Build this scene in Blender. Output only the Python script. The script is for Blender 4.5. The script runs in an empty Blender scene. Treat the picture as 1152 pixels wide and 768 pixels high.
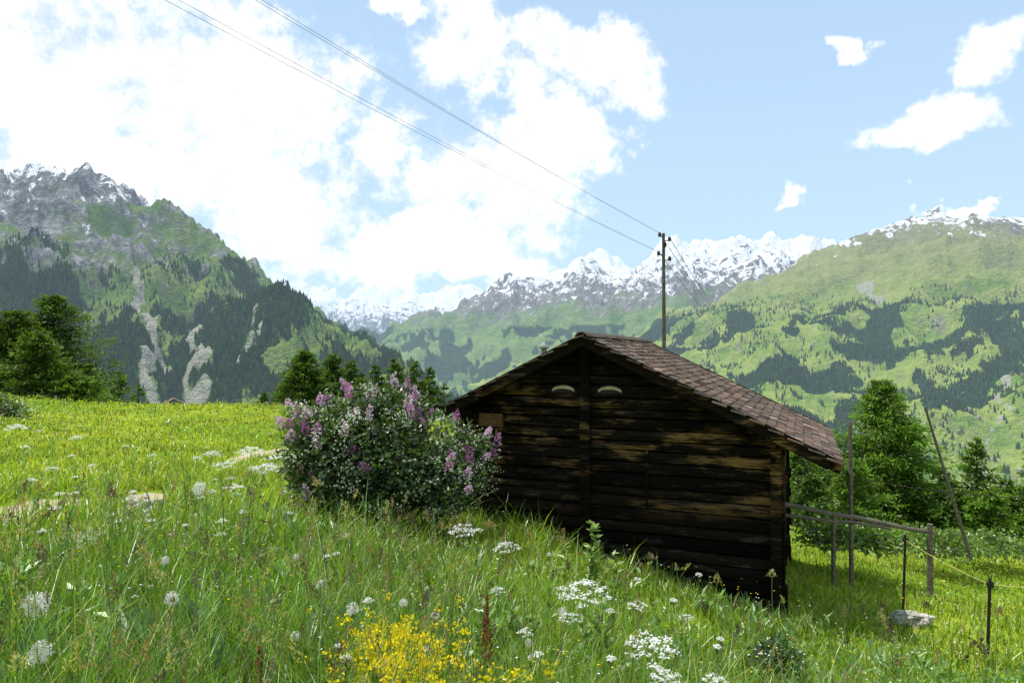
import bpy, math, numpy as np
from mathutils import Vector, Matrix
rng=np.random.default_rng(7)
scene=bpy.context.scene
F=768.0
# ------------------------------------------------------------ numpy noise
_perm=np.random.default_rng(3).permutation(4096)
def _h(ix,iy,s):
    return _perm[(_perm[(ix+s*57)&4095]+iy)&4095]
def perlin(x,y,s=0):
    x=np.asarray(x,float);y=np.asarray(y,float)
    ix=np.floor(x).astype(np.int64);iy=np.floor(y).astype(np.int64)
    fx=x-ix;fy=y-iy
    u=fx*fx*fx*(fx*(fx*6-15)+10);v=fy*fy*fy*(fy*(fy*6-15)+10)
    def g(a,b,dx,dy):
        an=_h(a,b,s)*(2*np.pi/4096.)*7.0
        return np.cos(an)*dx+np.sin(an)*dy
    n00=g(ix,iy,fx,fy);n10=g(ix+1,iy,fx-1,fy);n01=g(ix,iy+1,fx,fy-1);n11=g(ix+1,iy+1,fx-1,fy-1)
    return ((n00*(1-u)+n10*u)*(1-v)+(n01*(1-u)+n11*u)*v)*1.5
def fbm(x,y,o=4,s=0,g=.5):
    t=0;a=1
    for i in range(o):
        t=t+a*perlin(x*2**i,y*2**i,s+i);a*=g
    return t
def ridged(x,y,o=4,s=0,g=.5):
    t=0;a=1;n=0
    for i in range(o):
        t=t+a*(1-np.abs(perlin(x*2**i,y*2**i,s+i))*1.6);n+=a;a*=g
    return t/n
def ss(a,b,x):
    t=np.clip((x-a)/(b-a),0,1);return t*t*(3-2*t)
# world point from bearing measurement + distance
def W(px,py,d): return np.array([d*(px-576)/F,d,d*(400-py)/F])
# ------------------------------------------------------------ terrain
ranges={
 'A':[[(-420,200,3800),(-250,150,3700),(-100,200,3600),(0,190,3500),(45,180,3500),(70,182,3500),(95,175,3500),(130,205,3400),(180,238,3300),(225,270,3200),(275,319,3000)],
      [(225,330,2900),(275,322,2700),(300,324,2600),(345,332,2500),(375,352,2450),(400,382,2400),(432,413,2350),(450,440,2300)],
      [(95,173,3500),(60,270,2900),(20,340,2300)],[(130,205,3400),(150,300,2800),(130,390,2100)],[(225,270,3200),(262,350,2600),(300,420,2000)]],
 'D':[[(1900,300,4500),(1600,215,4700),(1350,260,4800),(1230,250,5000),(1152,246,5000),(1090,242,5000),(1050,235,5000),(1000,252,5000),(940,272,5200),(850,312,5200),(760,346,5400),(680,374,5500),(600,402,5600),(520,432,5700)],
      [(1050,235,5000),(1060,300,4000),(1120,400,2800)],[(940,272,5200),(900,340,4000),(850,420,3000)]],
 'C':[[(330,400,8200),(395,381,8200),(430,362,8200),(480,350,8000),(520,340,8000),(560,320,8000),(600,299,8000),(640,294,8000),(665,290,8000),(700,293,8000),(740,279,8000),(770,260,8000),(800,251,8000),(830,266,8000),(870,262,8200),(910,266,8200),(960,266,8400),(1100,262,8400)],
      [(640,297,8000),(560,380,6300),(520,425,5500)]],
 'B':[[(150,300,15000),(260,318,15000),(300,322,15000),(340,308,15000),(365,322,15000),(392,331,15000),(418,320,15000),(455,317,15000),(475,332,15000),(500,318,15000),(525,311,15000),(560,322,15000),(600,325,15000),(640,298,15000),(672,276,15000),(700,294,15000),(800,300,15000)]]}
slopes={'A':.68,'D':.46,'C':.50,'B':.6}
def near(x,y):
    z=-1.6-.88*np.tanh(x/4)-1.9*np.tanh(y/14)
    z=z+.55*ss(10,26,-x)*ss(8,25,y)
    z=z-.22*ss(.5,4,x)*ss(5,9,y)-.75*ss(4.5,11,x)*ss(6,13,y)
    y0=15+15*ss(7,-7,x)
    d=np.maximum(0,y-y0)
    z=z-.42*d*ss(0,22,d)
    z=z-.3*np.maximum(0,x-14)*ss(14,30,x)
    z=z+.2*np.maximum(0,-y-15)+.12*np.maximum(0,-x-60)
    rr=np.hypot(x,y)
    z=z+.10*fbm(x/3.1,y/3.1,3,5)*ss(0,3,rr)+.35*fbm(x/16,y/16,2,9)*ss(6,25,rr)*(.35+.65*ss(6,-6,x))
    return z
def ridge_eval(x,y):
    keys=list(ranges); out=[]
    wx=x+140*fbm(x/900,y/900,3,31);wy=y+140*fbm(x/900,y/900,3,37)
    for k in keys:
        best=np.full(x.shape,-9999.)
        for pl in ranges[k]:
            P=[W(*p) for p in pl]
            for a,b in zip(P[:-1],P[1:]):
                dx,dy=b[0]-a[0],b[1]-a[1];L=dx*dx+dy*dy
                t0=np.clip(((x-a[0])*dx+(y-a[1])*dy)/L,0,1)
                d0=np.hypot(x-a[0]-t0*dx,y-a[1]-t0*dy)
                t1=np.clip(((wx-a[0])*dx+(wy-a[1])*dy)/L,0,1)
                d1=np.hypot(wx-a[0]-t1*dx,wy-a[1]-t1*dy)
                q=ss(0,500,d0)
                d=d0*(1-q)+d1*q;t=t0*(1-q)+t1*q
                best=np.maximum(best,a[2]+(b[2]-a[2])*t-slopes[k]*d)
        sc={'A':420,'D':620,'C':900,'B':1400}[k]
        am={'A':190,'D':165,'C':300,'B':320}[k]
        jag={'A':30,'D':12,'C':48,'B':95}[k]
        best=best+am*(ridged(x/sc,y/sc,6,11,.55)-.75)*1.3*ss(-900,300,best)+jag*fbm(x/(sc*.25),y/(sc*.25),4,17)
        out.append(best)
    return keys,out
def H(x,y,full=False):
    x=np.asarray(x,float);y=np.asarray(y,float)
    n=np.maximum(near(x,y),-460+25*fbm(x/500,y/500,3,3))
    if not full and np.max(np.hypot(x,y))<500: return n
    k,o=ridge_eval(x,y)
    o=[np.where(np.hypot(x,y)<450,-9999,v) for v in o]
    allh=np.stack([n]+o)
    dom=np.argmax(allh,0)
    return (allh.max(0),dom) if full else allh.max(0)
def hit(px,py):
    X=(px-576)/F;S=(400-py)/F
    d=np.linspace(1.2,70,3000)
    z=H(d*X,d);m=np.nonzero(z>=d*S)[0]
    i=m[0] if len(m) else len(d)-1
    return np.array([d[i]*X,d[i],z[i]])
def segdist(x,y,pl):
    best=np.full(np.shape(x),1e9)
    for a,b in zip(pl[:-1],pl[1:]):
        dx,dy=b[0]-a[0],b[1]-a[1];L=dx*dx+dy*dy+1e-9
        t=np.clip(((x-a[0])*dx+(y-a[1])*dy)/L,0,1)
        best=np.minimum(best,np.hypot(x-a[0]-t*dx,y-a[1]-t*dy))
    return best
# ------------------------------------------------------------ mesh builder
class MB:
    def __init__(s): s.v=[];s.q=[];s.t=[];s.c=[];s.n=0
    def add(s,v,q=None,t=None,col=(1,1,1)):
        v=np.asarray(v,float).reshape(-1,3)
        if q is not None and len(q): s.q.append(np.asarray(q,int).reshape(-1,4)+s.n)
        if t is not None and len(t): s.t.append(np.asarray(t,int).reshape(-1,3)+s.n)
        c=np.asarray(col,float)
        if c.ndim==1: c=np.tile(c[:3],(len(v),1))
        s.v.append(v);s.c.append(c[:,:3]);s.n+=len(v)
    def tube(s,path,rad,sides=6,col=(1,1,1),cap=True):
        path=np.asarray(path,float);n=len(path);rad=np.broadcast_to(rad,(n,))
        T=np.gradient(path,axis=0);T/=np.linalg.norm(T,axis=1)[:,None]+1e-9
        up=np.where(np.abs(T[:,2:3])>.9,np.array([[1,0,0.]]),np.array([[0,0,1.]]))
        A=np.cross(T,up);A/=np.linalg.norm(A,axis=1)[:,None];B=np.cross(T,A)
        an=np.arange(sides)*2*np.pi/sides
        V=path[:,None]+rad[:,None,None]*(np.cos(an)[None,:,None]*A[:,None]+np.sin(an)[None,:,None]*B[:,None])
        q=[]
        for i in range(n-1):
            for j in range(sides):
                k=(j+1)%sides
                q.append((i*sides+j,i*sides+k,(i+1)*sides+k,(i+1)*sides+j))
        V=V.reshape(-1,3);t=[]
        if cap:
            V=np.vstack([V,path[0],path[-1]]);m=n*sides
            for j in range(sides):
                k=(j+1)%sides
                t.append((k,j,m));t.append(((n-1)*sides+j,(n-1)*sides+k,m+1))
        s.add(V,q,t,col)
    def box(s,c,size,R=None,col=(1,1,1),jit=0):
        hx,hy,hz=np.array(size)/2.
        v=np.array([(x,y,z) for x in(-hx,hx) for y in(-hy,hy) for z in(-hz,hz)])
        if jit: v=v+rng.normal(0,jit,v.shape)
        if R is not None: v=v@np.asarray(R).T
        s.add(v+np.array(c),[(0,1,3,2),(4,6,7,5),(0,4,5,1),(2,3,7,6),(0,2,6,4),(1,5,7,3)],None,col)
    def leaves(s,pos,dirv,nrm,L,Wd,col):
        N=len(pos)
        dirv=dirv/(np.linalg.norm(dirv,axis=1)[:,None]+1e-9)
        side=np.cross(dirv,nrm);side/=np.linalg.norm(side,axis=1)[:,None]+1e-9
        nn=np.cross(side,dirv)
        L=np.broadcast_to(L,(N,))[:,None];Wd=np.broadcast_to(Wd,(N,))[:,None]
        v=np.stack([pos,pos+dirv*L*.45+side*Wd/2+nn*Wd*.15,pos+dirv*L,pos+dirv*L*.45-side*Wd/2+nn*Wd*.15],1).reshape(-1,3)
        i=np.arange(N)[:,None]*4
        c=np.asarray(col,float)
        if c.ndim==1:c=np.tile(c,(N,1))
        s.add(v,i+np.array([[0,1,2,3]]),None,np.repeat(c,4,0))
    def blades(s,base,h,w,az,lean,col,face=None):
        N=len(base);ts=[0,.4,.75]
        d=np.stack([np.cos(az),np.sin(az),0*az],1)
        fz=az+np.pi/2 if face is None else face
        sd=np.stack([np.cos(fz),np.sin(fz),0*az],1)
        V=[]
        for t,ww in zip(ts,[.8,1,.65]):
            c=base+d*(h*lean*t*t)[:,None];c[:,2]+=h*t*(1-.35*lean*t)
            V+= [c-sd*(w*ww/2)[:,None],c+sd*(w*ww/2)[:,None]]
        c=base+d*(h*lean)[:,None];c[:,2]+=h*(1-.35*lean);V.append(c)
        v=np.stack(V,1).reshape(-1,3);i=np.arange(N)[:,None]*7
        q=np.concatenate([i+np.array([[0,1,3,2]]),i+np.array([[2,3,5,4]])])
        t=i+np.array([[4,5,6]])
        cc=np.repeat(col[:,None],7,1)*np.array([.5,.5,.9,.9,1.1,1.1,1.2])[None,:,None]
        s.add(v,q,t,cc.reshape(-1,3))
    def build(s,name,mat,parent=None,smooth=False):
        v=np.concatenate(s.v);c=np.concatenate(s.c)
        q=np.concatenate(s.q) if s.q else np.zeros((0,4),int)
        t=np.concatenate(s.t) if s.t else np.zeros((0,3),int)
        me=bpy.data.meshes.new(name)
        me.vertices.add(len(v));me.vertices.foreach_set('co',v.astype(np.float32).ravel())
        nl=len(q)*4+len(t)*3
        me.loops.add(nl);me.loops.foreach_set('vertex_index',np.concatenate([q.ravel(),t.ravel()]).astype(np.int32))
        me.polygons.add(len(q)+len(t))
        st=np.concatenate([np.arange(len(q))*4,len(q)*4+np.arange(len(t))*3]).astype(np.int32)
        me.polygons.foreach_set('loop_start',st)
        me.polygons.foreach_set('use_smooth',np.full(len(st),smooth))
        me.update(calc_edges=True)
        at=me.color_attributes.new('Col','FLOAT_COLOR','POINT')
        at.data.foreach_set('color',np.hstack([c,np.ones((len(c),1))]).astype(np.float32).ravel())
        me.materials.append(mat)
        o=bpy.data.objects.new(name,me);scene.collection.objects.link(o)
        if parent: o.parent=parent
        return o
def empty(name,loc=(0,0,0),rz=0):
    e=bpy.data.objects.new(name,None);e.location=loc;e.rotation_euler=(0,0,rz);scene.collection.objects.link(e);e.empty_display_size=.3;return e
# ------------------------------------------------------------ node DSL
class NT:
    def __init__(s,name):
        s.m=bpy.data.materials.new(name);s.m.use_nodes=True;s.t=s.m.node_tree;s.t.nodes.clear()
    def n(s,ty,props={},**inp):
        nd=s.t.nodes.new(ty)
        for k,v in props.items(): setattr(nd,k,v)
        for k,v in inp.items():
            key=int(k[1:]) if k[0]=='i' and k[1:].isdigit() else k.replace('_',' ')
            s.set(nd.inputs[key],v)
        return nd
    def set(s,i,v):
        if isinstance(v,bpy.types.NodeSocket): s.t.links.new(v,i)
        else:
            if hasattr(i.default_value,'__len__') and not hasattr(v,'__len__'): v=(v,)*len(i.default_value)
            if hasattr(v,'__len__') and len(i.default_value)==4 and len(v)==3: v=(*v,1)
            i.default_value=v
    def m_(s,op,a,b=0,c=0,clamp=False): return s.n('ShaderNodeMath',{'operation':op,'use_clamp':clamp},i0=a,i1=b,i2=c).outputs[0]
    def mr(s,x,a,b,c=0,d=1,smooth=True): return s.n('ShaderNodeMapRange',{'interpolation_type':'SMOOTHSTEP' if smooth else 'LINEAR'},i0=x,i1=a,i2=b,i3=c,i4=d).outputs[0]
    def mix(s,f,a,b,bt='MIX'):
        nd=s.t.nodes.new('ShaderNodeMix');nd.data_type='RGBA';nd.blend_type=bt
        s.set(nd.inputs[0],f);s.set(nd.inputs[6],a);s.set(nd.inputs[7],b);return nd.outputs[2]
    def noise(s,vec,sc,det=4,ro=.55,dist=0): return s.n('ShaderNodeTexNoise',{},Vector=vec,Scale=sc,Detail=det,Roughness=ro,Distortion=dist).outputs[0]
    def mapv(s,vec,sc=(1,1,1),loc=(0,0,0)): return s.n('ShaderNodeMapping',{},Vector=vec,Scale=sc,Location=loc).outputs[0]
    def out(s,sh): s.t.links.new(sh,s.n('ShaderNodeOutputMaterial').inputs[0]);return s.m
def leaf_mat(name,trans=.45,gloss=.06):
    N=NT(name);a=N.n('ShaderNodeAttribute',{'attribute_name':'Col'}).outputs['Color']
    p=N.n('ShaderNodeBsdfDiffuse',{},Color=a)
    tc=N.mix(1,a,(1.25,1.2,.45) if gloss else (1,1,1),'MULTIPLY')
    t=N.n('ShaderNodeBsdfTranslucent',{},Color=tc)
    m=N.n('ShaderNodeMixShader',{},i0=trans,i1=p.outputs[0],i2=t.outputs[0])
    if not gloss: return N.out(m.outputs[0])
    gl=N.n('ShaderNodeBsdfAnisotropic',{},Color=(.8,.85,.8),Roughness=.4)
    return N.out(N.n('ShaderNodeMixShader',{},i0=gloss,i1=m.outputs[0],i2=gl.outputs[0]).outputs[0])
def simple(name,col,rough=.7,sc=8,var=.35,metal=0,bump=.2,attr=False,stretch=(1,1,1)):
    N=NT(name);tc=N.n('ShaderNodeTexCoord').outputs['Object']
    tc=N.mapv(tc,stretch)
    n=N.noise(tc,sc,6,.6)
    if attr: base=N.n('ShaderNodeAttribute',{'attribute_name':'Col'}).outputs['Color']
    else: base=N.n('ShaderNodeRGB').outputs[0];base.default_value=(*col,1)
    c=N.mix(1,base,N.mr(n,.25,.75,1-var,1+var),'MULTIPLY')
    b=N.n('ShaderNodeBump',{},Strength=bump,Distance=.02,Height=n)
    p=N.n('ShaderNodeBsdfPrincipled',{},Base_Color=c,Roughness=rough,Metallic=metal,Normal=b.outputs[0])
    p.inputs['Specular IOR Level'].default_value=.2
    return N.out(p.outputs[0])
# ------------------------------------------------------------ materials
M_grass=leaf_mat('grass_blades',.5,.05)
M_leaf=leaf_mat('leaf',.4,.06)
M_needle=leaf_mat('larch_needles',.45,.02)
M_petal=leaf_mat('petals',.3,.0)
M_bark=simple('bark',(.10,.07,.05),.9,10,.4)
M_metal=simple('galvanised_metal',(.22,.22,.23),.6,20,.2,.3)
M_dark=simple('dark_iron',(.03,.025,.02),.7,20,.3)
M_greywood=simple('weathered_grey_wood',(.16,.13,.10),.85,5,.4,stretch=(1,1,4))
M_stone=simple('pale_stone',(.40,.37,.32),.9,5,.45,bump=.8)
def wood_mat():
    N=NT('old_dark_logs');tc=N.n('ShaderNodeTexCoord').outputs['Object']
    at=N.n('ShaderNodeAttribute',{'attribute_name':'Col'}).outputs['Color']
    st=N.noise(N.mapv(tc,(1.2,1.2,22)),2.2,8,.7)
    pt=N.noise(N.mapv(tc,(1.0,1.0,3.2)),1.2,5,.65)
    fine=N.noise(N.mapv(tc,(3,3,60)),3,5,.6)
    dark=N.mix(st,(.003,.0022,.0018),(.019,.013,.009))
    warm=N.mix(st,(.06,.030,.010),(.44,.24,.09))
    sx=N.n('ShaderNodeSeparateXYZ',{},i0=tc)
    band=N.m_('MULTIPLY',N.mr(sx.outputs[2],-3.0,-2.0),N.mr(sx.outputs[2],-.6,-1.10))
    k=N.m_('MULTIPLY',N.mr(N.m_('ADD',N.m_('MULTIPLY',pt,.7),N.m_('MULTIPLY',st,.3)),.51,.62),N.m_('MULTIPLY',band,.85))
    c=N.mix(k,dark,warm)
    gy=N.mr(N.noise(N.mapv(tc,(1.3,1.3,7),(7,3,2)),1.5,5,.65),.54,.70,0,.5)
    c=N.mix(gy,c,(.085,.072,.06))
    c=N.mix(1,c,at,'MULTIPLY')
    crack=N.mr(fine,.30,.44)
    c=N.mix(crack,(.002,.0015,.001),c)
    b=N.n('ShaderNodeBump',{},Strength=.7,Distance=.02,Height=N.m_('ADD',st,fine))
    p=N.n('ShaderNodeBsdfPrincipled',{},Base_Color=c,Roughness=.9,Normal=b.outputs[0]);p.inputs['Specular IOR Level'].default_value=.06
    return N.out(p.outputs[0])
M_wood=wood_mat()
def tile_mat():
    N=NT('clay_roof_tiles');tc=N.n('ShaderNodeTexCoord').outputs['Object']
    at=N.n('ShaderNodeAttribute',{'attribute_name':'Col'}).outputs['Color']
    n=N.noise(tc,3,6,.65);l=N.noise(tc,14,5,.7)
    c=N.mix(1,at,N.mr(n,.25,.75,.55,1.4),'MULTIPLY')
    c=N.mix(N.mr(l,.56,.70,0,.55),c,(.13,.12,.085))
    b=N.n('ShaderNodeBump',{},Strength=.5,Distance=.01,Height=l)
    return N.out(N.n('ShaderNodeBsdfPrincipled',{},Base_Color=c,Roughness=.95,Normal=b.outputs[0]).outputs[0])
M_tile=tile_mat()
def ground_mat():
    N=NT('meadow_ground');g=N.n('ShaderNodeNewGeometry');P=g.outputs['Position']
    at=N.n('ShaderNodeAttribute',{'attribute_name':'Col'})
    sep=N.n('ShaderNodeSeparateColor',{},i0=at.outputs['Color'])
    n1=N.noise(P,.25,5,.6);n2=N.noise(P,3,5,.7)
    c=N.mix(N.mr(n1,.35,.65),(.14,.23,.02),(.30,.34,.035))
    c=N.mix(N.mr(n2,.4,.7,0,.6),c,(.08,.14,.016))
    dirt=N.mix(n2,(.30,.23,.15),(.56,.46,.34))
    k=N.mr(N.m_('ADD',sep.outputs[0],N.m_('MULTIPLY',N.m_('SUBTRACT',n2,.5),.7)),.35,.6)
    c=N.mix(k,c,dirt)
    b=N.n('ShaderNodeBump',{},Strength=.6,Distance=.08,Height=n2)
    p=N.n('ShaderNodeBsdfDiffuse',{},Color=c,Normal=b.outputs[0])
    return N.out(p.outputs[0])
M_ground=ground_mat()
HAZE=(.58,.75,.98);HD=-24000  # painted aerial haze: glow colour and distance falloff, no volume
def mountain_mat(name,rock_z,snow_z,grassA,grassB,rockA,rockB,snow_amt,slope_rock=.55,rv=900,brown=0):
    N=NT(name);g=N.n('ShaderNodeNewGeometry');P=g.outputs['Position']
    at=N.n('ShaderNodeAttribute',{'attribute_name':'Col'})
    sc=N.n('ShaderNodeSeparateColor',{},i0=at.outputs['Color'])
    z=N.n('ShaderNodeSeparateXYZ',{},i0=P).outputs[2]
    nz=N.n('ShaderNodeSeparateXYZ',{},i0=g.outputs['Normal']).outputs[2]
    big=N.noise(P,1/600,5,.65);mid=N.noise(P,1/140,6,.7);fin=N.noise(P,1/28,4,.7)
    streak=N.noise(N.mapv(P,(1,1,.22)),1/70,6,.7,1.0)
    grass=N.mix(N.mr(mid,.35,.65),grassA,grassB)
    if brown:
        bm_=N.m_('MULTIPLY',N.mr(N.m_('ADD',z,N.m_('MULTIPLY',N.m_('SUBTRACT',mid,.5),900)),150,750),brown)
        grass=N.mix(bm_,grass,(.26,.25,.11))
        grass=N.mix(N.mr(streak,.52,.68,0,.5),grass,(.30,.27,.16))
    grass=N.mix(N.mr(fin,.5,.75,0,.5),grass,tuple(.55*v for v in grassA))
    rock=N.mix(N.mr(streak,.35,.65),rockA,rockB)
    rock=N.mix(N.mr(fin,.35,.6,.55,0),rock,tuple(.4*v for v in rockA))
    za=N.m_('ADD',z,N.m_('ADD',N.m_('MULTIPLY',N.m_('SUBTRACT',big,.5),rv),N.m_('MULTIPLY',N.m_('SUBTRACT',mid,.5),rv*.8)))
    kr=N.mr(za,rock_z-130,rock_z+130)
    kr=N.m_('MAXIMUM',kr,N.m_('MULTIPLY',N.mr(nz,slope_rock+.08,slope_rock-.08),.7))
    c=N.mix(kr,grass,rock)
    kf=N.mr(N.m_('ADD',sc.outputs[0],N.m_('MULTIPLY',N.m_('SUBTRACT',fin,.5),.8)),.42,.58)
    forest=N.mix(N.mr(fin,.35,.65),(.014,.038,.013),(.04,.085,.024))
    c=N.mix(kf,c,forest)
    ch=N.mr(N.m_('ADD',sc.outputs[1],N.m_('MULTIPLY',N.m_('SUBTRACT',mid,.5),1.5)),.35,.6)
    c=N.mix(N.m_('MULTIPLY',ch,.85),c,N.mix(fin,(.22,.21,.17),(.46,.44,.38)))
    zs=N.m_('ADD',z,N.m_('ADD',N.m_('MULTIPLY',N.m_('SUBTRACT',streak,.5),snow_amt),N.m_('MULTIPLY',N.m_('SUBTRACT',mid,.5),snow_amt*.9)))
    ks=N.m_('MULTIPLY',N.mr(zs,snow_z,snow_z+60),N.mr(nz,.35,.6))
    c=N.mix(ks,c,(.85,.87,.90))
    b=N.n('ShaderNodeBump',{},Strength=1.0,Distance=32,Height=N.m_('ADD',N.m_('MULTIPLY',mid,1.7),N.m_('MULTIPLY',fin,.6)))
    p=N.n('ShaderNodeBsdfDiffuse',{},Color=c,Normal=b.outputs[0])
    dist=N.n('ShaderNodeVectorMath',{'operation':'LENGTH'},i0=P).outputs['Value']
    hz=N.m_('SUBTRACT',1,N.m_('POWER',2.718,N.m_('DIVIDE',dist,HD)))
    em=N.n('ShaderNodeEmission',{},Color=HAZE,Strength=1.0)  # haze painted as bluish emission, stronger with distance from origin
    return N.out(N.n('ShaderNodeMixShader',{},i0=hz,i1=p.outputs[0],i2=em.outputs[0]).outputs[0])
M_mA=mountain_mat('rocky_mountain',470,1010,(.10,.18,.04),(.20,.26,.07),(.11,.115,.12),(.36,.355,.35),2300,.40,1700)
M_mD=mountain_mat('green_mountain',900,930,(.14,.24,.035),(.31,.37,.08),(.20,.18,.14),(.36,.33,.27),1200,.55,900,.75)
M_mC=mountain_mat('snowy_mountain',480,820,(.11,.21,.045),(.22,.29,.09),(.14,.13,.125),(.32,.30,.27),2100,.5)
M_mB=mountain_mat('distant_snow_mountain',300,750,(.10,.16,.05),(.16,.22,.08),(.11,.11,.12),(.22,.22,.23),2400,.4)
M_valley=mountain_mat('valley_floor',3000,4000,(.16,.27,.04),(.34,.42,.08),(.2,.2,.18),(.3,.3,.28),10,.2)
# ------------------------------------------------------------ barn frame constants
BO=np.array([1.068,10.375,.34]);BR=-math.radians(22.9)
cB,sB=math.cos(BR),math.sin(BR)
def to_barn(x,y):
    dx,dy=x-BO[0],y-BO[1];return dx*cB+dy*sB,-dx*sB+dy*cB
pathA=[hit(*p)[:2] for p in [(-80,600),(0,584),(35,575),(60,566)]]
pathB=[hit(*p)[:2] for p in [(70,612),(110,602),(150,585),(165,566),(172,556)]]
pathC=[hit(*p)[:2] for p in [(262,518),(300,508),(318,506)]]
def dirt_mask(x,y):
    d=np.minimum(np.minimum(segdist(x,y,pathA)*.9,segdist(x,y,pathB)*1.8),segdist(x,y,pathC)*1.6)
    return np.clip(1-d/.75,0,1)
# ------------------------------------------------------------ terrain meshes
ang=np.concatenate([np.linspace(-52,52,700),np.linspace(52,308,90)[1:-1]])*np.pi/180
nA=len(ang)
r1=np.exp(np.linspace(math.log(.8),math.log(600),200));r2=np.exp(np.linspace(math.log(600),math.log(26000),350))[1:]
R=np.concatenate([r1,r2]);nR=len(R)
AA,RR=np.meshgrid(ang,R)
GX=RR*np.sin(AA);GY=RR*np.cos(AA)
GZ,DOM=H(GX,GY,True)
def forest_mask(x,y,z):
    n=fbm(x/420,y/420,4,41)+.45*fbm(x/90,y/90,3,47)
    left=ss(.05,-.05,x/np.maximum(y,1)+.17)
    zA=z+300*fbm(x/300,y/300,3,51)
    fA=ss(430,240,zA)*ss(-.50,-.18,n+.0)
    n2=n+.45*fbm(x/190,y/190,3,57)
    fD=ss(-.05,.12,n2-.05)*ss(360,200,z)*ss(-520,-400,z)
    fD=fD*ss(8800,7500,np.hypot(x,y))
    return fA*left+fD*(1-left)
FM=forest_mask(GX,GY,GZ)
ch=[[W(150,320,2900),W(168,375,2300),W(178,430,1700)],[W(212,350,2700),W(225,385,2200),W(222,420,1900),W(205,452,1600)],[W(290,350,2500),W(270,390,2100)],[W(1130,420,2700),W(1115,470,2300),W(1112,500,2100)],[W(975,330,4200),W(990,350,3900)]]
chw=[20,16,8,7,26]
CH=np.zeros_like(GX)
for c,wd in zip(ch,chw):
    dd=segdist(GX+55*fbm(GX/170,GY/170,4,61),GY,c)
    CH=np.maximum(CH,np.clip(1-dd/(wd*1.9),0,1))
FMc=FM*(1-ss(.2,.4,CH))
allv=np.stack([GX,GY,GZ],-1).reshape(-1,3)
idx=np.arange(nR*nA).reshape(nR,nA)
q=np.stack([idx[:-1],idx[1:],np.roll(idx,-1,1)[1:],np.roll(idx,-1,1)[:-1]],-1)
def sub(name,mat,mask,col,smooth=True):
    f=q[mask];u,inv=np.unique(f.ravel(),return_inverse=True)
    if len(f)==0:return
    b=MB();b.add(allv[u],inv.reshape(-1,4)[:,::-1],None,col.reshape(-1,3)[u]);b.build(name,mat,None,smooth)
colN=np.stack([dirt_mask(GX,GY),0*GX,0*GX],-1)
colF=np.stack([FMc,CH,0*GX],-1)
ring=np.broadcast_to(np.arange(nR-1)[:,None],(nR-1,nA))
dq=DOM[:-1]
nearm=(ring<199)
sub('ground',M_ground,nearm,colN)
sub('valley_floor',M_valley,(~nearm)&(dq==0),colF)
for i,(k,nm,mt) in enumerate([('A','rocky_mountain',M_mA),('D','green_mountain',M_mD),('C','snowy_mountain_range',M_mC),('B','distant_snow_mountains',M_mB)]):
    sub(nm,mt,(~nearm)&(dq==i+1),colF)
b=MB();a0=allv[:nA];b.add(np.vstack([a0,[0,0,float(H(0.,0.))]]),None,[(i,(i+1)%nA,nA) for i in range(nA)]);b.build('ground_patch',M_ground)
# ------------------------------------------------------------ distant forest (one mesh)
def ff():
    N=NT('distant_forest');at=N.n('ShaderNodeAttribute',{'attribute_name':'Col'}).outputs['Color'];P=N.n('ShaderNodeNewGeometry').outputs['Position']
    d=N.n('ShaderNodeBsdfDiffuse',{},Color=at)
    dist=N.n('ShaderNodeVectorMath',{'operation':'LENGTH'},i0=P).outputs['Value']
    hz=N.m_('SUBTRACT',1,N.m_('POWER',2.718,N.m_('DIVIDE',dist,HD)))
    em=N.n('ShaderNodeEmission',{},Color=HAZE,Strength=1.0)  # same painted haze glow on the trees, no real scattering
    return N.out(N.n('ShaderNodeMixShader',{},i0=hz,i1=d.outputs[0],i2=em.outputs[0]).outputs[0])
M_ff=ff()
def far_forest(name,n,azr,rr,seed,sc_):
    g=np.random.default_rng(seed)
    a=g.uniform(*azr,n)*np.pi/180;r=np.sqrt(g.uniform(rr[0]**2,rr[1]**2,n))
    x=r*np.sin(a);y=r*np.cos(a);z,dm=H(x,y,True)
    m=forest_mask(x,y,z)
    cc=np.zeros_like(x)
    for c,wd in zip(ch,chw): cc=np.maximum(cc,(segdist(x+55*fbm(x/170,y/170,4,61),y,c)<wd*1.2))
    k=(g.random(n)<m*1.0+sc_*(z<380)*ss(-.2,.5,fbm(x/200,y/200,3,93)))&(cc<.5)
    x,y,z=x[k],y[k],z[k];N=len(x)
    h=g.uniform(11,26,N);w=h*g.uniform(.17,.27,N)
    S=5;an=np.arange(S)*2*np.pi/S
    ro=g.uniform(0,6.28,N)
    V=np.zeros((N,S+1,3))
    V[:,:S,0]=x[:,None]+w[:,None]*np.cos(an+ro[:,None]);V[:,:S,1]=y[:,None]+w[:,None]*np.sin(an+ro[:,None]);V[:,:S,2]=(z-1)[:,None]
    V[:,S]=np.stack([x,y,z+h],-1)
    i=np.arange(N)[:,None,None]*(S+1)
    t=np.array([(j,(j+1)%S,S) for j in range(S)])[None]+i
    cv=g.uniform(.5,1.6,N)[:,None]*np.array([.036,.08,.020])
    b=MB();b.add(V.reshape(-1,3),None,t.reshape(-1,3),np.repeat(cv,S+1,0));b.build(name,M_ff)
far_forest('distant_forest',80000,(-42,-4),(900,3600),1,.12)
far_forest('distant_forest',130000,(3,42),(900,5200),2,.14)
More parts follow.
